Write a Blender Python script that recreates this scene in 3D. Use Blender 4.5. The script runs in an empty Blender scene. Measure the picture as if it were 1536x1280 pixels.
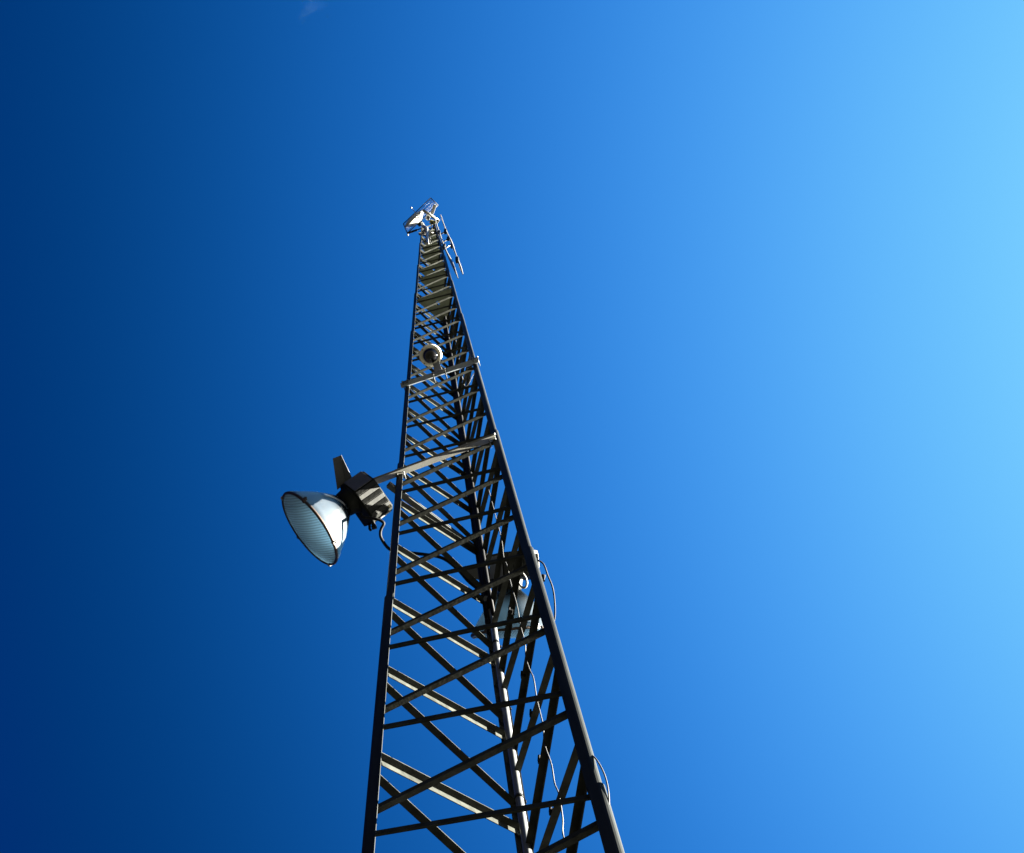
import bpy, bmesh, math, random
from math import sin, cos, pi, radians, sqrt
from mathutils import Vector, Matrix
random.seed(7)
scene = bpy.context.scene
COL = scene.collection

# ------------------------------------------------------------------ camera
V = Vector
CAM_R, CAM_U, CAM_F = V((0.96326, 0.25675, -0.07896)), V((0.26857, -0.92104, 0.28212)), V((0.0, 0.29371, 0.95589))
TILT, ROLL = 1.272523, -0.271916
F0 = V((0, cos(TILT), sin(TILT))); R0 = V((1, 0, 0)); U0 = R0.cross(F0)
CAM_F = F0; CAM_R = cos(ROLL) * R0 + sin(ROLL) * U0; CAM_U = -sin(ROLL) * R0 + cos(ROLL) * U0
cam = bpy.data.cameras.new('camera'); camo = bpy.data.objects.new('camera', cam); COL.objects.link(camo)
camo.matrix_world = Matrix(((CAM_R.x, CAM_U.x, -CAM_F.x, 0), (CAM_R.y, CAM_U.y, -CAM_F.y, 0),
                            (CAM_R.z, CAM_U.z, -CAM_F.z, 1.6), (0, 0, 0, 1)))
cam.sensor_width = 36; cam.lens = 1844.45 / 1536 * 36; cam.clip_start = 0.05; cam.clip_end = 20000
scene.camera = camo

# ------------------------------------------------------------------ light
SUN_AZ, SUN_EL = radians(17), radians(14.5)          # azimuth counted from +x towards +y
SUN = V((cos(SUN_AZ) * cos(SUN_EL), sin(SUN_AZ) * cos(SUN_EL), sin(SUN_EL)))
sl = bpy.data.lights.new('sun', 'SUN'); sl.energy = 5.0; sl.angle = radians(0.5); sl.color = (1.0, 0.95, 0.84)
so = bpy.data.objects.new('sun', sl); COL.objects.link(so)
so.rotation_euler = (-SUN).to_track_quat('-Z', 'Y').to_euler(); so.location = (30, 10, 30)
scene.view_settings.view_transform = 'Standard'; scene.view_settings.look = 'None'
scene.view_settings.exposure = 4.9; scene.view_settings.gamma = 1.0

world = bpy.data.worlds.new('World'); scene.world = world; world.use_nodes = True
nt = world.node_tree; N = nt.nodes; LK = nt.links
bg = N['Background']; bg.inputs[1].default_value = 0.1
sky = N.new('ShaderNodeTexSky'); sky.sky_type = 'NISHITA'; sky.sun_disc = False
sky.sun_elevation = SUN_EL; sky.sun_rotation = pi / 2 - SUN_AZ
sky.air_density = 1.0; sky.dust_density = 0.3; sky.ozone_density = 6.0
# deep polarised blue that lightens towards the sun
geo = N.new('ShaderNodeTexCoord')
dot = N.new('ShaderNodeVectorMath'); dot.operation = 'DOT_PRODUCT'
LK.new(geo.outputs['Generated'], dot.inputs[0]); dot.inputs[1].default_value = (cos(radians(20)) * cos(radians(36)), sin(radians(20)) * cos(radians(36)), sin(radians(36)))   # polarisation axis, above the sun
mr = N.new('ShaderNodeMapRange'); mr.inputs[1].default_value = 0.0; mr.inputs[2].default_value = 1.0
LK.new(dot.outputs['Value'], mr.inputs[0])
ramp = N.new('ShaderNodeValToRGB'); ramp.color_ramp.interpolation = 'B_SPLINE'
def rp(x): return x
STOPS = [(0.0, (0.00014, 0.01323, 0.10096)), (0.033, (0.00015, 0.0147, 0.11218)), (0.067, (0.00017, 0.01617, 0.12339)), (0.1, (0.00018, 0.01764, 0.13461)), (0.133, (0.0002, 0.01911, 0.14583)), (0.167, (0.00021, 0.02058, 0.15705)), (0.2, (0.00023, 0.02205, 0.16826)), (0.233, (0.00023, 0.02571, 0.16605)), (0.267, (0.00023, 0.0301, 0.17038)), (0.3, (0.00023, 0.03536, 0.18085)), (0.333, (0.00036, 0.04163, 0.19737)), (0.367, (0.00086, 0.04911, 0.22004)), (0.4, (0.00153, 0.05799, 0.24906)), (0.433, (0.00236, 0.06851, 0.28459)), (0.467, (0.0034, 0.08095, 0.32671)), (0.5, (0.00485, 0.09561, 0.37536)), (0.533, (0.00692, 0.11284, 0.43018)), (0.567, (0.00983, 0.13304, 0.49057)), (0.6, (0.01386, 0.15665, 0.55555)), (0.633, (0.01936, 0.18418, 0.6238)), (0.667, (0.02676, 0.21619, 0.69359)), (0.7, (0.03659, 0.25331, 0.76286)), (0.733, (0.04947, 0.29625, 0.82921)), (0.767, (0.06616, 0.34577, 0.88999)), (0.8, (0.08755, 0.40275, 0.94234)), (0.833, (0.1147, 0.46815, 0.98338)), (0.867, (0.14883, 0.54301, 1.01027)), (0.9, (0.19136, 0.62851, 1.02044)), (0.933, (0.24133, 0.72515, 1.02698)), (0.967, (0.27309, 0.82056, 1.16211)), (1.0, (0.30484, 0.91597, 1.29724))]
el = ramp.color_ramp.elements
while len(el) < len(STOPS): el.new(0.5)
for e, (x, c) in zip(el, STOPS):
    e.position = rp(x)
for e, (x, c) in zip(el, STOPS): e.color = (c[0] / 2, c[1] / 2, c[2] / 2, 1)      # a ramp clips at 1
LK.new(mr.outputs[0], ramp.inputs[0])
ten = N.new('ShaderNodeVectorMath'); ten.operation = 'SCALE'; ten.inputs['Scale'].default_value = 0.650
LK.new(ramp.outputs[0], ten.inputs[0])
nis = N.new('ShaderNodeVectorMath'); nis.operation = 'MULTIPLY'; nis.inputs[1].default_value = (0.00004, 0.0006, 0.0018)
LK.new(sky.outputs[0], nis.inputs[0])
add = N.new('ShaderNodeVectorMath'); add.operation = 'ADD'
LK.new(ten.outputs[0], add.inputs[0]); LK.new(nis.outputs[0], add.inputs[1]); LK.new(add.outputs[0], bg.inputs[0])

# ------------------------------------------------------------------ materials
ALB = .385                                           # darkens most base colours to deepen shade under the high exposure
def mat(name, col, rough=.5, metal=0.0, var=.0, vscale=20, bump=0.0, bscale=60, spec=.5, streak=False, col2=None):
    k = 1.0 if 'cream' in name or 'white' in name else ALB * (1.5 if 'plate' in name else 1.0)
    col = tuple(c * k for c in col); col2 = tuple(c * k for c in col2) if col2 else None
    m = bpy.data.materials.new(name); m.use_nodes = True; t = m.node_tree; n = t.nodes; p = n['Principled BSDF']
    p.inputs['Base Color'].default_value = (*col, 1); p.inputs['Roughness'].default_value = rough
    p.inputs['Metallic'].default_value = metal; p.inputs['Specular IOR Level'].default_value = spec
    tc = n.new('ShaderNodeTexCoord'); src = tc.outputs['Object']
    if var or col2:
        nz = n.new('ShaderNodeTexNoise'); nz.inputs['Scale'].default_value = vscale; nz.inputs['Detail'].default_value = 6
        nz.inputs['Roughness'].default_value = .65
        if streak:
            mp = n.new('ShaderNodeMapping'); mp.inputs['Scale'].default_value = (1, 1, .12); t.links.new(src, mp.inputs[0]); t.links.new(mp.outputs[0], nz.inputs['Vector'])
        else: t.links.new(src, nz.inputs['Vector'])
        cr = n.new('ShaderNodeValToRGB'); e = cr.color_ramp.elements
        c2 = col2 or tuple(c * (1 - var) for c in col); c1 = col if col2 else tuple(min(1, c * (1 + var * .5)) for c in col)
        e[0].position = .32; e[0].color = (*c2, 1); e[1].position = .66; e[1].color = (*c1, 1)
        t.links.new(nz.outputs['Fac'], cr.inputs[0]); t.links.new(cr.outputs[0], p.inputs['Base Color'])
        ra = n.new('ShaderNodeMapRange'); ra.inputs[3].default_value = rough + .1; ra.inputs[4].default_value = max(.05, rough - .1)
        t.links.new(nz.outputs['Fac'], ra.inputs[0]); t.links.new(ra.outputs[0], p.inputs['Roughness'])
    if bump:
        nb = n.new('ShaderNodeTexNoise'); nb.inputs['Scale'].default_value = bscale; t.links.new(src, nb.inputs['Vector'])
        b = n.new('ShaderNodeBump'); b.inputs['Strength'].default_value = bump; b.inputs['Distance'].default_value = .004
        t.links.new(nb.outputs['Fac'], b.inputs['Height']); t.links.new(b.outputs[0], p.inputs['Normal'])
    return m
M_galv = mat('galvanised_steel', (.042, .045, .044), .42, 0.0, .45, 9, .12, 40, .03, True)
M_galv2 = mat('weathered_brace_steel', (.072, .075, .066), .5, 0.0, .45, 14, .12, 50, .0)
M_plate = mat('dull_plate_steel', (.19, .215, .145), .6, 0.0, .35, 8, .1, 30, .3)
M_rail = mat('strut_steel', (.10, .105, .10), .42, 0.0, .22, 10, .1, 50, .5)
M_railw = mat('pale_zinc_strap', (.24, .235, .20), .42, 0.0, .25, 10, .1, 50, .5)
M_pipe = mat('bright_conduit', (.20, .205, .20), .35, .1, .15, 14, 0, 1, .5)
M_white = mat('white_enamel', (.17, .168, .155), .35, 0.0, .12, 12, 0, 1, .5)
M_cream = mat('cream_plastic', (.62, .58, .46), .45, 0.0, .1, 20)
M_alu = mat('spun_aluminium', (.88, .88, .86), .34, .55, .06, 8, 0, 1, .5)
M_dark = mat('dark_cast_housing', (.014, .016, .012), .6, 0, .3, 14, .15, 60, .1)
M_fin = mat('housing_cover_paint', (.012, .0145, .009), .7, 0, .35, 12, .15, 60, .3)
M_bluegrey = mat('zinc_yoke_steel', (.13, .135, .145), .35, .1, .25, 12, 0, 1, .5)
M_rubber = mat('black_rubber', (.004, .0038, .004), .7, 0, .2, 30, 0, 1, .1)
M_cable2 = mat('weathered_cable_jacket', (.035, .034, .031), .55, 0, .3, 40)
M_black = mat('black_gloss', (.004, .004, .005), .05, 0, 0, 1, 0, 1, .5)
M_rust = mat('rim_band_steel', (.05, .04, .03), .5, .2, .0, 40, .2, 80, .3, False, (.11, .06, .035))
M_latch = mat('brass_latch', (.55, .43, .16), .4, .4, .2, 40)
M_cable = mat('grey_cable_jacket', (.22, .21, .19), .5, 0, .25, 40)
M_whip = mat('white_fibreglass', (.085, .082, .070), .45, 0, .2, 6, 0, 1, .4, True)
M_mesh = mat('grid_wire', (.09, .10, .13), .4, .2, .1, 20)
M_yell = mat('aged_brass_fitting', (.30, .27, .08), .5, .3, .4, 30)

def glassy(name, c1, c2, rough, trans, spec, tcol, neck=None):
    """translucent moulded glass: part of the light passes through and scatters"""
    m = bpy.data.materials.new(name); m.use_nodes = True; t = m.node_tree; n = t.nodes; p = n['Principled BSDF']
    p.inputs['Roughness'].default_value = rough; p.inputs['Specular IOR Level'].default_value = spec; p.inputs['Metallic'].default_value = .45 if neck else 0
    tc = n.new('ShaderNodeTexCoord'); nz = n.new('ShaderNodeTexNoise'); nz.inputs['Scale'].default_value = 4.0; nz.inputs['Detail'].default_value = 5
    t.links.new(tc.outputs['Object'], nz.inputs['Vector'])
    cr = n.new('ShaderNodeValToRGB'); e = cr.color_ramp.elements
    e[0].position = .3; e[0].color = (*c1, 1); e[1].position = .7; e[1].color = (*c2, 1)
    t.links.new(nz.outputs['Fac'], cr.inputs[0])
    tr = n.new('ShaderNodeBsdfTranslucent'); tr.inputs['Color'].default_value = (*tcol, 1)
    mx = n.new('ShaderNodeMixShader'); mx.inputs[0].default_value = trans
    col = cr.outputs[0]
    if neck:                                   # both colours fade to near black towards the narrow end
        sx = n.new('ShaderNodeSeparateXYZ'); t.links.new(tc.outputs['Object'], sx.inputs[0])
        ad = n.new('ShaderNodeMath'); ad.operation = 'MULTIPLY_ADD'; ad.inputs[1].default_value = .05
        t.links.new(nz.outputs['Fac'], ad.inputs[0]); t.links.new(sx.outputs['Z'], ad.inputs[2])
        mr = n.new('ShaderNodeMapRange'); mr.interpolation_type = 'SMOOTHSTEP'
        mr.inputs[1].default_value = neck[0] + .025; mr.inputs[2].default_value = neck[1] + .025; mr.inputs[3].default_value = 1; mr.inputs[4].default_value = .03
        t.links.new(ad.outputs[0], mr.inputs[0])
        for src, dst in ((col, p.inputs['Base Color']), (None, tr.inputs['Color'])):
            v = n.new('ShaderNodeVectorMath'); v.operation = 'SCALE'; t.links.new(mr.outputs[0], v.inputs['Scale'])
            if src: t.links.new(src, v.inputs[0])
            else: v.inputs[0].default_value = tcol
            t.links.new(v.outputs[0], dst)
    else:                                      # moulded ribs: thick and thin glass
        mp = n.new('ShaderNodeMapping'); mp.inputs['Rotation'].default_value = (0, 0, radians(-12.4)); t.links.new(tc.outputs['Object'], mp.inputs[0])
        wv = n.new('ShaderNodeTexWave'); wv.inputs['Scale'].default_value = 16; wv.inputs['Distortion'].default_value = .6; wv.inputs['Detail Scale'].default_value = 2
        t.links.new(mp.outputs[0], wv.inputs['Vector'])
        rr = n.new('ShaderNodeMapRange'); rr.inputs[3].default_value = .62; rr.inputs[4].default_value = 1.0; t.links.new(wv.outputs['Fac'], rr.inputs[0])
        for k, dst in ((col, p.inputs['Base Color']), (None, tr.inputs['Color'])):
            v = n.new('ShaderNodeVectorMath'); v.operation = 'SCALE'; t.links.new(rr.outputs[0], v.inputs['Scale'])
            if k: t.links.new(k, v.inputs[0])
            else: v.inputs[0].default_value = tcol
            t.links.new(v.outputs[0], dst)
    t.links.new(p.outputs[0], mx.inputs[1]); t.links.new(tr.outputs[0], mx.inputs[2]); t.links.new(mx.outputs[0], n['Material Output'].inputs['Surface'])
    return m
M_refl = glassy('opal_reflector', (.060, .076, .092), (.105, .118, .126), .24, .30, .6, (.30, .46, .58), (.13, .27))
M_lens = glassy('ribbed_lens_glass', (.30, .42, .44), (.42, .54, .54), .2, .7, .5, (.17, .235, .275))

# ------------------------------------------------------------------ mesh builder
class MB:
    def __init__(self): self.v = []; self.f = []; self.s = []
    def _add(self, vs, fs, smooth=False):
        o = len(self.v); self.v += [V(x) for x in vs]; self.f += [tuple(i + o for i in f) for f in fs]; self.s += [smooth] * len(fs)
    def box(self, c, ax, ay, az, sx, sy, sz):
        c = V(c); ax, ay, az = V(ax).normalized() * sx / 2, V(ay).normalized() * sy / 2, V(az).normalized() * sz / 2
        vs = [c + i * ax + j * ay + k * az for k in (-1, 1) for j in (-1, 1) for i in (-1, 1)]
        self._add(vs, [(0, 2, 3, 1), (4, 5, 7, 6), (0, 1, 5, 4), (2, 6, 7, 3), (0, 4, 6, 2), (1, 3, 7, 5)])
    def prism(self, poly, d):                     # planar polygon swept by vector d
        n = len(poly); d = V(d); a = [V(p) for p in poly]
        self._add(a + [p + d for p in a], [tuple(range(n))[::-1], tuple(range(n, 2 * n))] + [(i, (i + 1) % n, n + (i + 1) % n, n + i) for i in range(n)])
    def loft(self, A, B):
        n = len(A)
        self._add(list(A) + list(B), [tuple(range(n))[::-1], tuple(range(n, 2 * n))] + [(i, (i + 1) % n, n + (i + 1) % n, n + i) for i in range(n)])
    def tube(self, pts, r, seg=8, smooth=True):
        pts = [V(p) for p in pts]; n = len(pts); rs = r if isinstance(r, (list, tuple)) else [r] * n
        tan = [(pts[min(i + 1, n - 1)] - pts[max(i - 1, 0)]).normalized() for i in range(n)]
        up = V((0, 0, 1)) if abs(tan[0].z) < .9 else V((1, 0, 0))
        x = tan[0].cross(up).normalized(); o = len(self.v)
        for i in range(n):
            x = (x - x.dot(tan[i]) * tan[i]).normalized(); y = tan[i].cross(x)
            for k in range(seg): self.v.append(pts[i] + rs[i] * (cos(2 * pi * k / seg) * x + sin(2 * pi * k / seg) * y))
        for i in range(n - 1):
            for k in range(seg):
                a = o + i * seg + k; b = o + i * seg + (k + 1) % seg
                self.f.append((a, b, b + seg, a + seg)); self.s.append(smooth)
        self.f.append(tuple(o + k for k in range(seg))[::-1]); self.f.append(tuple(o + (n - 1) * seg + k for k in range(seg))); self.s += [False, False]
    def lathe(self, prof, seg=48, smooth=True, close=False, O=(0, 0, 0), X=(1, 0, 0), Y=(0, 1, 0), Z=(0, 0, 1)):   # prof: (radius, height)
        O, X, Y, Z = V(O), V(X), V(Y), V(Z); o = len(self.v); n = len(prof)
        for r, h in prof:
            for k in range(seg): self.v.append(O + Z * h + r * (cos(2 * pi * k / seg) * X + sin(2 * pi * k / seg) * Y))
        for i in range(n if close else n - 1):
            j = (i + 1) % n
            for k in range(seg):
                self.f.append((o + i * seg + k, o + i * seg + (k + 1) % seg, o + j * seg + (k + 1) % seg, o + j * seg + k)); self.s.append(smooth)
    def sphere(self, c, r, seg=12, sc=(1, 1, 1)):
        c = V(c); rows = seg // 2; o = len(self.v)
        for i in range(rows + 1):
            th = pi * i / rows
            for k in range(seg): self.v.append(c + V((r * sc[0] * sin(th) * cos(2 * pi * k / seg), r * sc[1] * sin(th) * sin(2 * pi * k / seg), r * sc[2] * cos(th))))
        for i in range(rows):
            for k in range(seg):
                self.f.append((o + i * seg + k, o + (i + 1) * seg + k, o + (i + 1) * seg + (k + 1) % seg, o + i * seg + (k + 1) % seg)); self.s.append(True)
    def build(self, name, material, parent=None, bevel=0, recalc=True):
        me = bpy.data.meshes.new(name); me.from_pydata([tuple(v) for v in self.v], [], self.f)
        for p, s in zip(me.polygons, self.s): p.use_smooth = s
        bm = bmesh.new(); bm.from_mesh(me)
        bmesh.ops.remove_doubles(bm, verts=bm.verts, dist=1e-6)
        bmesh.ops.dissolve_degenerate(bm, edges=bm.edges, dist=1e-7)
        if recalc: bmesh.ops.recalc_face_normals(bm, faces=bm.faces)
        bm.to_mesh(me); bm.free()
        me.materials.append(material)
        o = bpy.data.objects.new(name, me); COL.objects.link(o)
        if parent: o.parent = parent
        if bevel:
            b = o.modifiers.new('bevel', 'BEVEL'); b.width = bevel; b.segments = 2; b.limit_method = 'ANGLE'; b.angle_limit = radians(40)
        return o
def tag(o, label=None, cat=None, group=None, kind=None):
    for k, x in (('label', label), ('category', cat), ('group', group), ('kind', kind)):
        if x: o[k] = x
    return o
def thing(name, label, cat, m=None, group=None):
    o = bpy.data.objects.new(name, None); COL.objects.link(o); o.empty_display_size = .2
    if m is not None: o.matrix_world = m
    return tag(o, label, cat, group)
def frame(O, X, Z):
    Z = V(Z).normalized(); X = V(X); X = (X - X.dot(Z) * Z).normalized(); Y = Z.cross(X); O = V(O)
    return Matrix(((X.x, Y.x, Z.x, O.x), (X.y, Y.y, Z.y, O.y), (X.z, Y.z, Z.z, O.z), (0, 0, 0, 1)))

# ------------------------------------------------------------------ ground
def ground():
    bm = bmesh.new(); R = 6000
    rings = [0, 5, 12, 30, 80, 250, 800, 2500, R]; vs = [[bm.verts.new((0, 0, 0))]]
    for r in rings[1:]:
        vs.append([bm.verts.new((r * cos(2 * pi * k / 48), r * sin(2 * pi * k / 48), 0)) for k in range(48)])
    for k in range(48): bm.faces.new((vs[0][0], vs[1][k], vs[1][(k + 1) % 48]))
    for i in range(1, len(rings) - 1):
        for k in range(48): bm.faces.new((vs[i][k], vs[i + 1][k], vs[i + 1][(k + 1) % 48], vs[i][(k + 1) % 48]))
    me = bpy.data.meshes.new('ground'); bm.to_mesh(me); bm.free()
    m = mat('dry_grass_ground', (.012, .011, .006), .9, 0, 0, .6, .6, 14, .2, False, (.0065, .008, .0035)); me.materials.append(m)
    o = bpy.data.objects.new('ground', me); COL.objects.link(o); o['kind'] = 'structure'
ground()

# ------------------------------------------------------------------ lattice tower
TX, TY, PSI, W0, TK, Z0 = -0.496911, 2.975297, -0.064388, 0.960171, 0.035946, 5.865382
P = 0.813; DL = 0.072; HB, HT = -Z0, 19.19
JOINTS = [HB, -2.77, -0.33, 2.11, 4.55, 6.99, 9.43, 11.87, 14.31, 16.75, HT]
FLANGE = [.088, .082, .078, .072, .064, .056, .051, .047, .043, .040]
ANG = [radians(210), radians(330), radians(90)]
def corner(i, h, off=0.0):
    r = (W0 - TK * h) / sqrt(3) + off; a = PSI + ANG[i % 3]
    return V((TX + r * cos(a), TY + r * sin(a), Z0 + h))
def edir(i, h=0):  return (corner(i + 1, h) - corner(i, h)).normalized()       # along face i, horizontal
def inward(i):
    e = edir(i); return V((-e.y, e.x, 0)).normalized()
def flange_at(h):
    for k in range(len(FLANGE)):
        if h < JOINTS[k + 1]: return FLANGE[k]
    return FLANGE[-1]

tower = thing('lattice_tower', 'tall three-legged galvanised steel lattice tower tapering into the blue sky', 'tower', Matrix.Translation((TX, TY, 0)))
MT = Matrix.Translation((-TX, -TY, 0))
def tpart(mb, name, m, bevel=0):
    mb.v = [MT @ v for v in mb.v]
    return mb.build(name, m, tower, bevel)

def hexbolt(mb, c, nrm, r=.0075, h=.004):
    nrm = V(nrm).normalized(); x = V((0, 0, 1)).cross(nrm).normalized(); y = nrm.cross(x)
    mb.lathe([(0.0001, h), (r, h), (r, 0)], 6, False, False, c, x, y, nrm)

for i in range(3):
    mb = MB()
    e1 = edir(i); e2 = -edir(i + 2); out = (corner(i, 0) - V((TX, TY, Z0))).normalized()
    for k in range(len(FLANGE)):
        f = FLANGE[k]; t = .0062 - .00028 * k
        def prof(h, off):
            rho = .024 if f > .075 else .020 if f > .06 else .013
            c = corner(i, h, off + rho * .8); n1, n2 = inward(i), inward(i + 2)
            tl = rho * 1.732; o = c - out * (2 * rho)         # centre of the fold
            pts = [c + e1 * f]
            for a in range(7):
                an = a / 6 * radians(120)
                d1 = -n1; ax = d1 * cos(an); pp = (-n2 - d1 * d1.dot(-n2)).normalized() * sin(an)
                pts.append(o + rho * (ax + pp))
            pts.append(c + e2 * f)
            ci = c - out * (2 * t)
            pts += [c + e2 * f + n2 * t, ci + e2 * (tl - 2 * t) - out * .0, ci + e1 * (tl - 2 * t), c + e1 * f + n1 * t]
            return pts
        lap = .05 if k < len(FLANGE) - 1 else 0
        mb.loft(prof(JOINTS[k], -.003), prof(JOINTS[k + 1] + lap, .006 if k < len(FLANGE) - 1 else .0))
    # bolt heads where the braces meet the leg and at each splice
    n = -7
    while n < 24:
        for fi, sgn, ee in ((i, 0.0, e1), (i + 2, .5, e2)):
            for s in (-1, 1):
                h = (n + sgn) * P + s * DL
                if HB + .1 < h < HT - .1:
                    hexbolt(mb, corner(i, h, .004) + ee * flange_at(h) * .5 - inward(fi) * .001, -inward(fi))
        n += 1
    for jh in JOINTS[1:-1]:
        for fi, ee in ((i, e1), (i + 2, e2)):
            for d in (-.05, .02):
                hexbolt(mb, corner(i, jh + d, .010) + ee * flange_at(jh) * .62 - inward(fi) * .001, -inward(fi), .008)
    tpart(mb, 'leg', M_galv)

def brace_geo(mb, i, h0, h1, rising):
    """angle iron on face i from leg i (height h0) to leg i+1 (height h1)"""
    A, B = corner(i, h0 + random.uniform(-.005, .005)), corner(i + 1, h1 + random.uniform(-.005, .005)); e = (B - A).normalized(); nin = inward(i)
    A = A + e * flange_at(h0) * .42; B = B - e * flange_at(h1) * .42
    u = e.cross(nin); u = u if u.z > 0 else -u
    s = (.031 if h0 < 4.5 else .029 if h0 < 10 else .025) * (.84 if h0 < 4.5 else .76, 1.13, 1.18)[i]; t = .004
    s *= random.uniform(.97, 1.03)
    o = nin * (.0075 + random.uniform(0, .001))
    k = 1 if rising else -1
    base = o + u * (-.004 if rising else .012)
    poly = [(0, 0), (k * s, 0), (k * s, t), (k * t, t), (k * t, s), (0, s)]      # (along u, along nin)
    mb.loft([A + base + u * a + nin * b for a, b in poly], [B + base + u * a + nin * b for a, b in poly])
braces = []
for n in range(-7, 24):
    for i in range(3):
        for rising in (True, False):
            h0 = n * P + (DL if rising else -DL); h1 = (n + .5) * P - DL if rising else (n - .5) * P + DL
            if min(h0, h1) < HB + .05 or max(h0, h1) > HT - .03: continue
            braces.append((n, i, rising, h0, h1))
vis = [b for b in braces if -1 <= b[0] <= 16][:99]
rest = MB()
for b in braces:
    if b in vis:
        mb = MB(); brace_geo(mb, *b[1:2], b[3], b[4], b[2]); tpart(mb, 'brace', M_galv2)
    else:
        brace_geo(rest, b[1], b[3], b[4], b[2])
r = tpart(rest, 'bracing', M_galv2); r['kind'] = 'stuff'

# triangular deck plates inside the upper sections
def deck(h, hole=None, inset=.022):
    c = [corner(i, h, -inset) for i in range(3)]
    def bary(a, b): return c[0] + (c[1] - c[0]) * a + (c[2] - c[0]) * b
    mb = MB(); th = V((0, 0, .006))
    if hole is None:
        q = []
        for i in range(3):
            e1 = (c[(i + 1) % 3] - c[i]).normalized(); e2 = (c[(i - 1) % 3] - c[i]).normalized()
            q += [c[i] + e2 * .05, c[i] + e1 * .05]
        mb.prism(q, th)
    else:
        a, b, s = hole; inner = [bary(a - s, b - s * .6), bary(a + s, b - s), bary(a + s * .3, b + s), bary(a - s, b + s)]
        ring = [(c[0], c[1], inner[1], inner[0]), (c[1], c[2], inner[2], inner[1]), (c[2], inner[3], inner[2]), (c[2], c[0], inner[0], inner[3])]
        for p in ring: mb.prism(p, th)
    # turned-down stiffening lip on the face between the left and right legs
    e = (c[1] - c[0]).normalized()
    mb.box((c[0] + c[1]) / 2 + V((0, 0, -.008)) - inward(0) * .002, e, inward(0), (0, 0, 1), (c[1] - c[0]).length - .04, .004, .024)
    tpart(mb, 'deck_plate', M_plate)
for h, hole in ((11.47, (.34, .30, .06)), (13.12, None), (13.90, (.45, .16, .05)), (15.46, None), (16.27, None), (17.1, None), (18.2, None)): deck(h, hole)

# ------------------------------------------------------------------ floodlights
def ribbed_lens(mb, R, dome=.035, lines=31, rot=.22):
    rows = lines * 6; colsn = 20; o = len(mb.v); ca, sa = cos(rot), sin(rot)
    for i in range(rows + 1):
        c = -R * cos(pi * i / rows) * .9999; w = sqrt(R * R - c * c)
        for k in range(colsn + 1):
            e = w * (2 * k / colsn - 1); r2 = (c * c + e * e) / (R * R)
            z = -dome * (1 - r2) + .0012 * sin(c / R * lines * pi) * (1 - r2 ** 8)
            mb.v.append(V((c * ca - e * sa, c * sa + e * ca, z)))
    for i in range(rows):
        for k in range(colsn):
            a = o + i * (colsn + 1) + k
            mb.f.append((a, a + 1, a + colsn + 2, a + colsn + 1)); mb.s.append(True)

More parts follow.
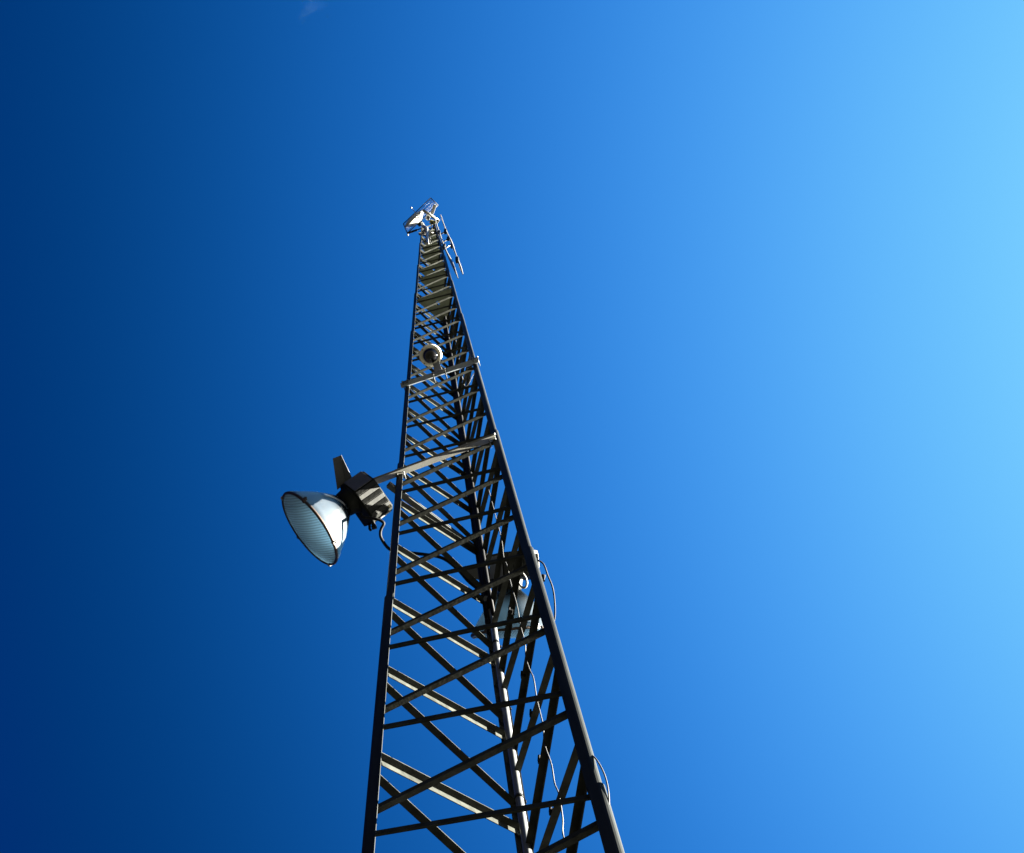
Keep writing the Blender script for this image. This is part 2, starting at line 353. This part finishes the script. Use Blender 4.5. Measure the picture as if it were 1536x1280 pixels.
LAMP1 = frame((-1.5798, 2.8626, 9.8454), (.3282, .9101, -.2531), (.8218, -.1429, .5516))
def floodlight(m, label, group):
    t = thing('floodlight', label, 'floodlight', m, group)
    R = .305
    mb = MB(); mb.lathe([(R, 0), (R - .004, .028), (.283, .052), (.262, .085), (.240, .118), (.214, .157), (.183, .198), (.150, .237), (.118, .272), (.094, .296), (.082, .315), (.078, .350), (.078, .385)], 64)
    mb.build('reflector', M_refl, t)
    mb = MB(); ribbed_lens(mb, R - .012); lens = mb.build('lens', M_lens, t)
    mb = MB(); mb.lathe([(R - .013, -.006), (R + .002, -.007), (R + .006, .003), (R + .003, .012), (R - .002, .012), (R - .013, .0)], 64, True, True)
    rim = mb.build('rim_band', M_rust, t)
    for k in range(5):
        a = 2 * pi * k / 5 + .30; x = V((cos(a), sin(a), 0)); y = V((-sin(a), cos(a), 0)); z = V((0, 0, 1))
        mb = MB(); mb.box(x * (R + .006) + z * .008, x, y, z, .014, .026, .030); mb.box(x * (R - .002) + z * -.008, x, y, z, .024, .018, .007)
        mb.box(x * (R + .012) + z * .020, x, y, z, .010, .012, .018)
        mb.build('rim_clamp', M_rust if k % 2 else M_white, t, .002)
    # ballast housing: faceted box, cooling ribs on the cover face (-y)
    ox = .068
    prof = [(-.095, -.115), (.135, -.115), (.165, -.055), (.150, .105), (-.120, .110), (-.200, .045), (-.188, -.035)]
    mb = MB(); mb.prism([(ox + b, c, .385) for b, c in prof], (0, 0, .195))
    hs = mb.build('housing', M_dark, t, .008)
    for k in range(6):                          # louvred cover: panels folded to alternating slopes
        b0, b1 = -.092 + k * .037, -.092 + k * .037 + .032; s0, s1 = ((.006, .012), (.012, .005))[k % 2]
        mb = MB(); mb.prism([(ox + b0, -.113, .397), (ox + b1, -.113, .397), (ox + b1, -.115 - s1, .397), (ox + b0, -.115 - s0, .397)], (0, 0, .170)); mb.build('cover_panel', M_fin, hs, .0015)
    mb = MB()
    mb.prism([(ox - .196, -.03, .40), (ox - .102, -.112, .40), (ox - .102, -.112, .56), (ox - .196, -.03, .56)], (-.004, -.004, 0)); mb.build('sloped_panel', M_bluegrey, hs, .002)
    # neck collar
    mb = MB(); mb.lathe([(.079, .30), (.094, .315), (.098, .345), (.105, .372), (.110, .388), (.07, .388), (.07, .30)], 40, True, True); mb.build('neck', M_dark, t)
    # latch tab with a hole
    mb = MB(); mb.lathe([(.006, 0), (.016, 0), (.016, .005), (.006, .005)], 4, False, True, (ox + .128, -.128, .548), V((.7, 0, .7)), V((-.7, 0, .7)), V((0, -1, 0))); mb.build('latch', M_latch, hs)
    # mounting yoke: upright flat plate with a triangular gusset
    yk = [LAMP1.inverted() @ V(p) for p in ((-1.342, 2.672, 10.142), (-1.320, 2.510, 10.194), (-1.257, 2.506, 10.205), (-1.269, 2.644, 10.161), (-1.223, 2.642, 10.169))]
    nn = (yk[1] - yk[0]).cross(yk[3] - yk[0]).normalized() * .005
    ext = (yk[0] - yk[1]) * .35
    mb = MB(); mb.prism([yk[0] + ext, yk[1], yk[2], yk[3] + ext], nn)
    mb.prism([yk[2] - nn * .2, yk[3] + ext, yk[4] + ext * .6 - nn * 6], (yk[0] - yk[3]).normalized() * .005)
    mb.tube([yk[2] - nn * .2, yk[4] + ext * .6 - nn * 6], .0045, 6)
    mb.build('yoke', M_bluegrey, t, .001)
    # cable gland and hinge bolts at the lower end
    mb = MB(); mb.tube([(ox + .13, -.08, .40), (ox + .185, -.085, .375)], .014, 10); mb.tube([(ox + .175, -.083, .38), (ox + .20, -.086, .37)], .020, 8)
    mb.tube([(ox + .13, -.02, .40), (ox + .18, -.03, .36), (ox + .19, -.06, .35)], .010, 8)
    mb.build('cable_gland', M_rubber, hs)
    mb = MB(); mb.box((ox + .160, -.06, .50), (1, 0, 0), (0, 1, 0), (0, 0, 1), .012, .07, .10); mb.build('end_plate', M_white, hs, .003)
    return t
floodlight(LAMP1,
           'large floodlight with ribbed lens hanging out left of the tower', None)
floodlight(frame((-.397, 4.0244, 9.7524), (.9829, .1787, -.0449), (.1763, -.8406, .5122)),
           'floodlight half hidden behind the tower bracing, its lens edge-on', None)

# ------------------------------------------------------------------ mounting rails
def rail(A, B, size, roll, label, m=M_rail, open_side=False):
    A, B = V(A), V(B); d = (B - A).normalized()
    t = thing('mounting_rail', label, 'rail', Matrix.Translation(A))
    up = V((0, 0, 1)); up = (up - up.dot(d) * d).normalized(); sd = d.cross(up)
    y = cos(roll) * up + sin(roll) * sd; z = d.cross(y)
    L = (B - A); s = size / 2; w = .004
    poly = [(-s, -s), (s, -s), (s, s), (s * .45, s), (s * .45, s - w), (s - w, s - w), (s - w, -s + w), (-s + w, -s + w), (-s + w, s - w), (-s * .45, s - w), (-s * .45, s), (-s, s)]
    mb = MB(); mb.loft([y * a + z * b for a, b in poly], [L + y * a + z * b for a, b in poly])
    mb.build('channel', m, t, .0015)
    return t, d, y, z
def strap(A, B, width, theta, label, m):
    """flat bar: its broad face leans theta from straight down towards +y"""
    A, B = V(A), V(B); d = (B - A).normalized()
    t = thing('mounting_rail', label, 'rail', Matrix.Translation(A))
    n = V((0, sin(theta), -cos(theta))); n = (n - n.dot(d) * d).normalized(); w = d.cross(n)
    mb = MB(); L = B - A; s = width / 2
    poly = [(-s, 0), (s, 0), (s, -.022), (s - .005, -.022), (s - .005, -.006), (-s + .005, -.006), (-s + .005, -.016), (-s, -.016)]
    mb.loft([w * a + n * b for a, b in poly], [L + w * a + n * b for a, b in poly])
    mb.build('flat_bar', m, t, .001)
    return t, d
def clamp(t, A, c, d, size):
    """U-bolt with a saddle round the rail and the leg behind it"""
    A, c = V(A), V(c); mb = MB(); o = c - A
    nin = V((0, 1, 0)); up = V((0, 0, 1))
    for s in (-1, 1):
        mb.tube([o + d * s * .024 - nin * .028, o + d * s * .024 + nin * .06], .0045, 8)
        mb.tube([o + d * s * .024 - nin * .034, o + d * s * .024 - nin * .026], .008, 6, False)
    mb.box(o - nin * .024, d, up, nin, .064, .026, .005)
    mb.build('clamp', M_rail, t)
n0 = inward(0)
A, B = V((-1.075, 2.752, 10.132)), V((-.138, 2.690, 10.196))
t, d = strap(A, B, .080, radians(42), 'bright steel rail across the tower front reaching left to the floodlight', M_railw)
clamp(t, A, V((-.165, 2.692, 10.194)), d, .04); clamp(t, A, V((-.875, 2.737, 10.147)), d, .04)
A2, B2 = V((-.900, 2.757, 12.780)), V((-.134, 2.708, 12.728))
t2, d2 = strap(A2, B2, .046, radians(-38), 'blue-grey steel rail across the tower front below the dome camera', mat('blue_zinc_strut', (.50, .56, .60), .4, 0, .15, 10, .1, 50, .4))
clamp(t2, A2, V((-.160, 2.71, 12.730)), d2, .04); clamp(t2, A2, V((-.85, 2.752, 12.776)), d2, .04)
A3, B3 = V((-.965, 2.745, 9.975)), V((-.30, 3.74, 10.08))
t3, d3, y3, z3 = rail(A3, B3, .043, radians(0), 'steel rail crossing the rear left side of the tower to the half-hidden floodlight')
clamp(t3, A3, V((-.47, 3.50, 10.055)), d3, .04)

# ------------------------------------------------------------------ dome camera
dm = frame((-.563, 2.600, 12.96), (1, 0, 0), V((.03, .20, .975)))
t = thing('dome_camera', 'round dome camera with cream ring and black bubble hung before the tower', 'camera', dm)
mb = MB(); mb.lathe([(.069, .000), (.073, -.004), (.100, -.004), (.106, .001), (.107, .018), (.100, .03), (.069, .012)], 48, True, True); ring = mb.build('ring', M_cream, t)
for k in range(4):
    a = 2 * pi * k / 4 + .9; mb = MB(); mb.tube([(cos(a) * .092, sin(a) * .092, -.003), (cos(a) * .092, sin(a) * .092, -.009)], .006, 8); mb.build('screw', M_rubber, ring)
mb = MB(); mb.lathe([(.072 * cos(a), -.072 * sin(a) * .9 + .0) for a in [pi / 2 * k / 14 for k in range(15)]][:-1] + [(.0005, -.0648)], 40); mb.build('bubble', M_black, t)
mb = MB(); mb.lathe([(.104, .022), (.106, .07), (.100, .12), (.085, .155), (.05, .175), (.0005, .18)], 48); mb.build('housing', M_cream, t)
inv = dm.inverted()
def loc(p): return inv @ V(p)
pl = V((-.522, 2.730, 12.757))
mb = MB(); mb.loft([loc(p) for p in (V((-.562, 2.650, 13.045)), V((-.512, 2.650, 13.042)), V((-.512, 2.655, 13.07)), V((-.562, 2.655, 13.073)))],
                   [loc(p) for p in (pl + V((-.040, -.005, 0)), pl + V((.04, -.01, 0)), pl + V((.04, -.01, .03)), pl + V((-.04, -.005, .03)))])
mb.build('mount_arm', M_white, t, .004)
mb = MB(); mb.box(loc(pl + V((.0, .0, -.008))), inv.to_3x3() @ d2, inv.to_3x3() @ V((0, 0, 1)), inv.to_3x3() @ V((0, 1, 0)), .135, .048, .010)
for s in (-1, 1): mb.box(loc(pl + d2 * s * .058 + V((0, -.008, -.008))), inv.to_3x3() @ d2, inv.to_3x3() @ V((0, 0, 1)), inv.to_3x3() @ V((0, 1, 0)), .022, .07, .012)
mb.build('base_plate', M_white, t, .002)
for s in (-1, 1):
    mb = MB()
    for k in (-1, 1): mb.tube([loc(pl + d2 * s * .058 + V((0, -.02, k * .026 - .008))), loc(pl + d2 * s * .058 + V((0, .085, k * .026 - .008)))], .006, 8)
    mb.build('bolt', M_galv, t)

# ------------------------------------------------------------------ conduit and cables
def smooth_path(pts, n=4):
    pts = [V(p) for p in pts]; out = []
    for i in range(len(pts) - 1):
        p0, p1, p2, p3 = pts[max(i - 1, 0)], pts[i], pts[i + 1], pts[min(i + 2, len(pts) - 1)]
        for k in range(n):
            s = k / n; out.append(.5 * ((2 * p1) + (p2 - p0) * s + (2 * p0 - 5 * p1 + 4 * p2 - p3) * s * s + (3 * p1 - p0 - 3 * p2 + p3) * s ** 3))
    return out + [pts[-1]]
def cable(name, pts, r, m, label, cat, n=5, seg=8):
    pts = smooth_path(pts, n); c = pts[0]; mb = MB(); mb.tube([p - c for p in pts], r, seg)
    o = mb.build(name, m); o.location = c; return tag(o, label, cat)
ct = thing('conduit', 'pale metal conduit with elbow head strapped up the rear tower leg', 'conduit', Matrix.Translation((-.447, 3.41, 0)))
mb = MB(); mb.tube([(-.006, .030, 0.05), (-.005, .015, 4.5), (0, 0, 6.386), (-.003, -.017, 7.28), (-.002, -.030, 8.20), (0.004, -.042, 8.86)], .0200, 16); mb.build('pipe', M_pipe, ct)
mb = MB(); mb.tube([(.004, -.042, 8.84), (.004, -.043, 8.90), (.002, -.050, 8.935), (-.008, -.062, 8.95), (-.022, -.075, 8.94)], [.018, .022, .025, .024, .018], 14); mb.build('elbow_head', M_pipe, ct)
for zz in (5.2, 6.75, 7.62, 8.35):
    mb = MB(); mb.tube([(-.001, -.012 - .016 * (zz - 6.8), zz), (-.001, -.012 - .016 * (zz - 6.8), zz + .02)], .0215, 16); mb.box((-.002, .02 - .016 * (zz - 6.8), zz + .01), (1, 0, 0), (0, 1, 0), (0, 0, 1), .06, .008, .02); mb.build('strap', M_galv, ct)

cable('cable', [(-1.205, 2.87, 9.895), (-1.194, 2.898, 9.876), (-1.123, 2.911, 9.828), (-1.085, 2.932, 9.826), (-1.061, 2.962, 9.818), (-1.084, 2.988, 9.806), (-1.101, 3.014, 9.794), (-1.105, 3.054, 9.779),
       (-1.078, 3.114, 9.738), (-1.034, 3.148, 9.699), (-.962, 3.162, 9.669), (-.86, 3.186, 9.628), (-.743, 3.214, 9.564), (-.681, 3.245, 9.513), (-.621, 3.312, 9.458), (-.579, 3.377, 9.401), (-.541, 3.42, 9.363), (-.49, 3.42, 9.22)],
      .0115, M_rubber, 'thick black cable looping from the left floodlight through the tower', 'cable')
gc = [(-.286, 2.999, 10.003), (-.272, 2.982, 9.453), (-.26, 2.971, 8.954), (-.268, 2.982, 8.681), (-.258, 2.991, 8.553), (-.254, 2.974, 8.228), (-.243, 2.968, 7.904), (-.247, 2.973, 7.703), (-.240, 2.965, 7.458), (-.252, 2.99, 7.347), (-.245, 2.98, 7.197),
      (-.232, 2.962, 7.047), (-.237, 2.972, 6.859), (-.232, 2.970, 6.625), (-.244, 2.994, 6.501), (-.230, 2.972, 6.291), (-.233, 2.98, 6.156), (-.224, 2.97, 6.055), (-.229, 2.979, 5.896), (-.242, 3.004, 5.833), (-.234, 2.994, 5.7), (-.231, 2.992, 5.523), (-.225, 2.99, 4.5), (-.215, 2.99, 2.5), (-.20, 2.99, .02)]
cable('cable', gc, .0032, M_cable2, 'thin pale cable hanging in waves inside the right side of the tower', 'cable')
cable('cable', [(-.060, 2.700, 5.86), (-.045, 2.672, 5.80), (-.030, 2.668, 5.75), (-.018, 2.666, 5.66), (-.016, 2.665, 5.58), (-.022, 2.665, 5.50), (-.034, 2.668, 5.43), (-.048, 2.69, 5.38)], .0032, M_cable2,
      'short grey cable bowed out beside the right leg low down', 'cable')
cable('cable', [(-.12, 3.45, 9.80), (-.093, 3.518, 9.775), (-.048, 3.566, 9.754), (-.039, 3.649, 9.717), (-.03, 3.732, 9.68), (-.045, 3.829, 9.634), (-.075, 3.923, 9.589), (-.13, 4.006, 9.546)], .0062, M_rubber,
      'thin black cable arching out right from the half-hidden floodlight', 'cable')
cable('cable', [(-.216, 3.56, 9.82), (-.216, 3.592, 9.795), (-.197, 3.647, 9.771), (-.206, 3.69, 9.751), (-.229, 3.702, 9.745), (-.249, 3.683, 9.753), (-.254, 3.655, 9.768)], .008, M_cable,
      'small pale cable hook above the half-hidden floodlight reflector', 'cable')
# second thin pale cable running higher on the tower
cable('cable', [(-.36, 3.10, 15.6), (-.352, 3.08, 14.2), (-.345, 3.07, 13.4), (-.30, 2.95, 12.86), (-.22, 2.85, 12.80), (-.178, 2.80, 12.72)], .0035, M_cable,
      'thin pale cable curving across just below the dome camera rail', 'cable')
for k, (x, yy, zz) in enumerate([(-.290, 3.069, 7.305), (-.280, 3.058, 6.888), (-.282, 3.072, 6.5), (-.274, 3.066, 6.087), (-.294, 3.06, 8.063)]):
    mb = MB(); mb.box((0, 0, 0), edir(1), inward(1), (0, 0, 1), .030, .022, .018); mb.tube([(-.01, 0, 0), (.0, -.03, .0)], .006, 6)
    o = mb.build('cable_clip', M_rubber, None, .002); o.location = (x, yy, zz)
    tag(o, ['small black clip on a right side brace, third from bottom', 'small black clip on a right side brace, second above another', 'small black clip beside the wavy pale cable, above the lowest', 'lowest small black clip on the right side braces', 'small black clip in front of the half-hidden floodlight'][k], 'clip', 'clips on the right side braces')
labels = [['fourth black clip from the bottom on the right side braces'], ['third black clip from the bottom on the right side braces'], ['second black clip from the bottom on the right side braces'], ['lowest black clip on the right side braces'], ['topmost black clip on the right side braces, before the floodlight reflector']]
for o, l in zip([o for o in COL.objects if o.name.startswith('cable_clip')], labels): o['label'] = l[0]

bundle = thing('cable_bundle', 'black coaxial cables bundled up the rear tower leg', 'cables', Matrix.Translation(corner(2, 2.6)))
for k in range(7):
    pts = []
    for j in range(34):
        h = 2.75 + .2 * (k % 3) + j * .47
        if h > 18.4: break
        sp = .020 * (1 - .03 * h) + .004
        p = corner(2, h) + edir(1) * -1 * (.030 + max(sp, .012) * k) + inward(1) * (.040 + .006 * (k % 2)) + V((random.uniform(-.003, .003), random.uniform(-.003, .003), 0))
        pts.append(p - corner(2, 2.6))
    mb = MB(); mb.tube(pts, [.013, .015, .011][k % 3], 8); mb.build('coax_cable', M_rubber, bundle)

# ------------------------------------------------------------------ antennas at the top
dz = V((.453, .868, -.116)).normalized()
dmx = frame((-.7393, 2.7758, 25.4275), (.888, -.4528, .0803), dz)
t = thing('dish_antenna', 'white drum-backed dish antenna at the tower top facing up left', 'antenna', dmx)
R = .245
mb = MB(); mb.lathe([(R - .02, -.004), (R, -.004), (R + .004, .008), (R - .004, .018), (.205, .038), (.165, .068), (.125, .096), (.095, .115), (.0005, .122)], 48)
mb.build('back_shell', M_white, t)
mb = MB(); mb.lathe([(R - .004, -.004), (.21, -.022), (.16, -.042), (.09, -.056), (.0005, -.062)], 48); mb.build('radome', mat('cream_radome_fabric', (.42, .50, .46), .5, 0, .1, 10), t)
mb = MB(); mb.tube([(.10, .10, .03), (.10, .10, -.165)], .005, 8); mb.sphere((.10, .10, -.18), .019, 12); mb.build('feed', M_white, t)
mb = MB(); mb.box((0.02, 0, .152), (1, 0, 0), (0, 1, 0), (0, 0, 1), .11, .12, .07); mb.box((.05, .0, .205), (1, 0, 0), (0, 1, 0), (0, 0, 1), .05, .2, .05); mb.build('mount', M_dark, t, .004)
# bent mast carrying the dish
t = thing('antenna_mast', 'pale bent pipe on the tower front carrying the dish', 'mast', Matrix.Translation((-.525, 2.835, 22.0)))
c0 = V((-.525, 2.835, 22.0))
mb = MB(); mb.tube([p - c0 for p in smooth_path([(-.539, 2.84, 22.0), (-.528, 2.84, 23.0), (-.516, 2.84, 23.75), (-.530, 2.835, 24.05), (-.575, 2.83, 24.35), (-.60, 2.84, 24.9), (-.62, 2.95, 25.35)], 5)], .026, 14); mb.build('pipe', M_white, t)
for zz in (22.3, 22.9, 23.6):
    mb = MB(); mb.box(V((-.52, 2.865, zz)) - c0, (1, 0, 0), (0, 1, 0), (0, 0, 1), .14, .012, .04)
    for s in (-1, 1): mb.tube([V((-.52 + s * .035, 2.80, zz)) - c0, V((-.52 + s * .035, 2.90, zz)) - c0], .007, 8)
    mb.build('clamp', M_rail, t)
# grid antenna behind the dish
gm = [V((-.330, 2.533, 25.9)), V((-.231, 2.707, 25.9)), V((-.952, 3.045, 25.7)), V((-.976, 2.852, 25.7))]
gc0 = (gm[0] + gm[1] + gm[2] + gm[3]) / 4
t = thing('grid_antenna', 'see-through wire grid antenna panel slanting behind the dish', 'antenna', Matrix.Translation(gc0))
mb = MB()
for k in range(4): mb.tube([gm[k] - gc0, gm[(k + 1) % 4] - gc0], .008, 8)
mb.build('frame', M_dark, t)
mb = MB()
for k in range(1, 44):
    s = k / 44; a = gm[0].lerp(gm[3], s); b = gm[1].lerp(gm[2], s); mid = (a + b) / 2 + V((0, 0, .02)); mb.tube([a - gc0, mid - gc0, b - gc0], .0020, 5)
for s in (.25, .5, .75): mb.tube([gm[0].lerp(gm[1], s) - gc0, gm[3].lerp(gm[2], s) - gc0], .002, 5)
mb.build('wire_grid', M_mesh, t)
a, b = V((-.273, 2.616, 25.2)), V((-.392, 2.780, 25.2)); dd = (b - a).normalized()
mb = MB(); mb.box((a + b) / 2 - gc0 + V((0, 0, .1)), dd, dd.cross(V((0, 0, 1))), (0, 0, 1), (b - a).length, .058, .05); mb.build('feed_arm', M_white, t, .004)
a, b = V((-.936, 2.995, 25.3)), V((-.734, 2.985, 25.3))
mb = MB(); mb.box((a + b) / 2 - gc0, b - a, (0, 1, 0), (0, 0, 1), .20, .035, .04); mb.tube([b - gc0, V((-.63, 2.95, 25.1)) - gc0], .012, 8); mb.build('support_bar', M_dark, t, .003)
mb = MB(); mb.sphere(V((-.937, 3.027, 25.3)) - gc0, .02, 10); mb.build('end_cap', M_white, t)
# cross tube and radio box
tc0 = V((-.414, 2.754, 25.05))
t = thing('cross_tube', 'short white tube lying across the tower top under the grid panel', 'tube', Matrix.Translation(tc0))
mb = MB(); mb.tube([V((-.525, 2.625, 25.05)) - tc0, V((-.305, 2.880, 25.05)) - tc0], .028, 16); mb.build('pipe', M_white, t)
mb = MB(); mb.box(V((-.305, 2.90, 25.02)) - tc0, V((.2, .24, 0)), V((.24, -.2, 0)), (0, 0, 1), .03, .07, .07); mb.build('end_flange', M_white, t, .003)
rc = V((-.467, 2.772, 24.9))
t = thing('radio_box', 'small white radio box beside the dish at the tower top', 'radio', Matrix.Translation(rc))
ax, ay = V((.55, -.62, .3)).normalized(), V((.5, .75, 0)).normalized()
mb = MB(); mb.box((0, 0, 0), ax, ay, ax.cross(ay), .085, .075, .06); mb.build('case', M_white, t, .006)
mb = MB(); mb.box(-ax.cross(ay) * .031 if ax.cross(ay).z > 0 else ax.cross(ay) * .031, ax, ay, ax.cross(ay), .05, .042, .004); mb.build('cover', M_bluegrey, t)
yc = V((-.405, 2.85, 24.72))
t = thing('junction_box', 'small olive yellow fitting under the white tube at the tower top', 'fitting', Matrix.Translation(yc))
mb = MB(); mb.box((0, 0, 0), (1, .6, 0), (-.6, 1, 0), (0, 0, 1), .11, .07, .08); mb.build('case', M_yell, t, .006)
mb = MB(); mb.tube([(0, 0, -.04), (.02, .05, -.10), (.0, .09, -.22)], .010, 8); mb.tube([(-.03, 0, -.04), (-.04, .07, -.12), (-.05, .08, -.3)], .008, 8); mb.build('tail_cable', M_rubber, t)
# coiled jumper cable under the dish
mb = MB(); pts = [(cos(a) * .075, .02 * a / 6, sin(a) * .095) for a in [2 * pi * k / 24 for k in range(50)]]; mb.tube(pts, .010, 8)
o = mb.build('cable_coil', M_cable); o.location = (-.605, 2.86, 23.85); tag(o, 'coil of pale cable under the dish at the left leg top', 'cable coil')
mb = MB(); mb.tube([(-.05, 0, 0), (0, 0, .02), (.045, -.005, .05)], .012, 8); mb.tube([(-.02, 0, -.25), (.03, .02, -.22), (.05, .04, -.12)], .010, 8); mb.tube([(.0, .0, .02), (.01, .06, .12), (-.02, .1, .3)], .009, 8)
o = mb.build('jumper_cable', M_cable); o.location = (-.47, 2.90, 24.05); tag(o, 'short pale jumper leads tangled between mast and right leg at top', 'cable')

# whip antennas standing off the right leg
def whip(pts, rad, label, blocks, arms):
    pts = [V(p) for p in pts]; c = pts[-1]
    t = thing('whip_antenna', label, 'antenna', Matrix.Translation(c), 'whip antennas beside the right leg')
    sp = smooth_path(pts, 4); rs = []
    for p in sp:
        z = p.z; rs.append(next((r0 + (r1 - r0) * (z - z0) / (z1 - z0) for (z0, r0), (z1, r1) in zip(rad, rad[1:]) if z0 <= z <= z1), rad[0][1]))
    mb = MB(); mb.tube([p - c for p in sp], [r * .95 for r in rs], 10); mb.build('rod', M_whip, t)
    for b, L in blocks:
        mb = MB(); mb.box(V(b) - c, (1, 0, 0), (0, 1, 0), (.03, 0, 1), .05, .05, L); mb.build('clamp_block', M_dark, t, .006)
    for a, b in arms:
        mb = MB(); mb.tube([V(a) - c, V(b) - c], .012, 8); mb.build('standoff_arm', M_rail, t)
    return t
whip([(-.354, 2.85, 25.486), (-.328, 2.85, 23.9), (-.300, 2.85, 22.455), (-.262, 2.85, 21.0), (-.203, 2.85, 19.471), (-.178, 2.85, 18.592), (-.163, 2.85, 18.077)],
     [(18.0, .004), (18.6, .013), (19.3, .022), (20.0, .021), (20.4, .014), (25.6, .013)], 'white whip antenna nearest the right leg, running up to the tower top',
     [((-.272, 2.86, 21.4), .22), ((-.318, 2.86, 23.2), .16)], [((-.272, 2.85, 21.4), (-.32, 2.90, 21.4)), ((-.318, 2.85, 23.2), (-.35, 2.9, 23.2))])
whip([(-.229, 2.85, 25.42), (-.203, 2.85, 23.745), (-.178, 2.85, 22.631), (-.150, 2.85, 21.8), (-.135, 2.85, 21.038), (-.111, 2.85, 19.78), (-.096, 2.85, 18.922), (-.088, 2.85, 18.288)],
     [(18.2, .004), (18.7, .016), (19.2, .017), (19.7, .010), (20.6, .012), (21.1, .021), (21.8, .018), (22.2, .014), (25.5, .010)], 'outer white whip antenna held off the right leg by dark clamps',
     [((-.118, 2.85, 19.636), .32), ((-.203, 2.86, 23.05), .34), ((-.18, 2.86, 22.1), .20), ((-.150, 2.86, 21.176), .18)],
     [((-.203, 2.86, 23.05), (-.34, 2.9, 23.1)), ((-.18, 2.86, 22.1), (-.325, 2.9, 22.05)), ((-.150, 2.86, 21.4), (-.315, 2.9, 21.3))])

# ------------------------------------------------------------------ far wisp of cloud
def cloud():
    mb = MB(); mb.sphere((0, 0, 0), 1, 24, (34, 20, 10)); m = bpy.data.materials.new('thin_cloud'); m.use_nodes = True
    t = m.node_tree; n = t.nodes; n.remove(n['Principled BSDF'])
    vol = n.new('ShaderNodeVolumePrincipled'); vol.inputs['Color'].default_value = (.62, .84, 1, 1); vol.inputs['Anisotropy'].default_value = .2
    tc = n.new('ShaderNodeTexCoord'); nz = n.new('ShaderNodeTexNoise'); nz.inputs['Scale'].default_value = .045; nz.inputs['Detail'].default_value = 5
    t.links.new(tc.outputs['Object'], nz.inputs['Vector'])
    mp = n.new('ShaderNodeMapping'); mp.inputs['Scale'].default_value = (1 / 34, 1 / 20, 1 / 10); t.links.new(tc.outputs['Object'], mp.inputs[0])
    ln = n.new('ShaderNodeVectorMath'); ln.operation = 'LENGTH'; t.links.new(mp.outputs[0], ln.inputs[0])
    fo = n.new('ShaderNodeMapRange'); fo.inputs[1].default_value = 1.0; fo.inputs[2].default_value = .2; fo.inputs[3].default_value = 0; fo.inputs[4].default_value = 1
    t.links.new(ln.outputs['Value'], fo.inputs[0])
    nr = n.new('ShaderNodeMapRange'); nr.inputs[1].default_value = .45; nr.inputs[2].default_value = .75; nr.inputs[3].default_value = 0; nr.inputs[4].default_value = .0007
    t.links.new(nz.outputs['Fac'], nr.inputs[0])
    mu = n.new('ShaderNodeMath'); mu.operation = 'MULTIPLY'; t.links.new(fo.outputs[0], mu.inputs[0]); t.links.new(nr.outputs[0], mu.inputs[1])
    t.links.new(mu.outputs[0], vol.inputs['Density']); t.links.new(vol.outputs[0], n['Material Output'].inputs['Volume'])
    o = mb.build('cloud', m); o.location = (-124.8, -109, 2000); o.rotation_euler = (0, 0, radians(10))
    tag(o, 'faint white wisp of cloud high in the upper left sky', 'cloud')
cloud()
scene.cycles.volume_step_rate = 1.0
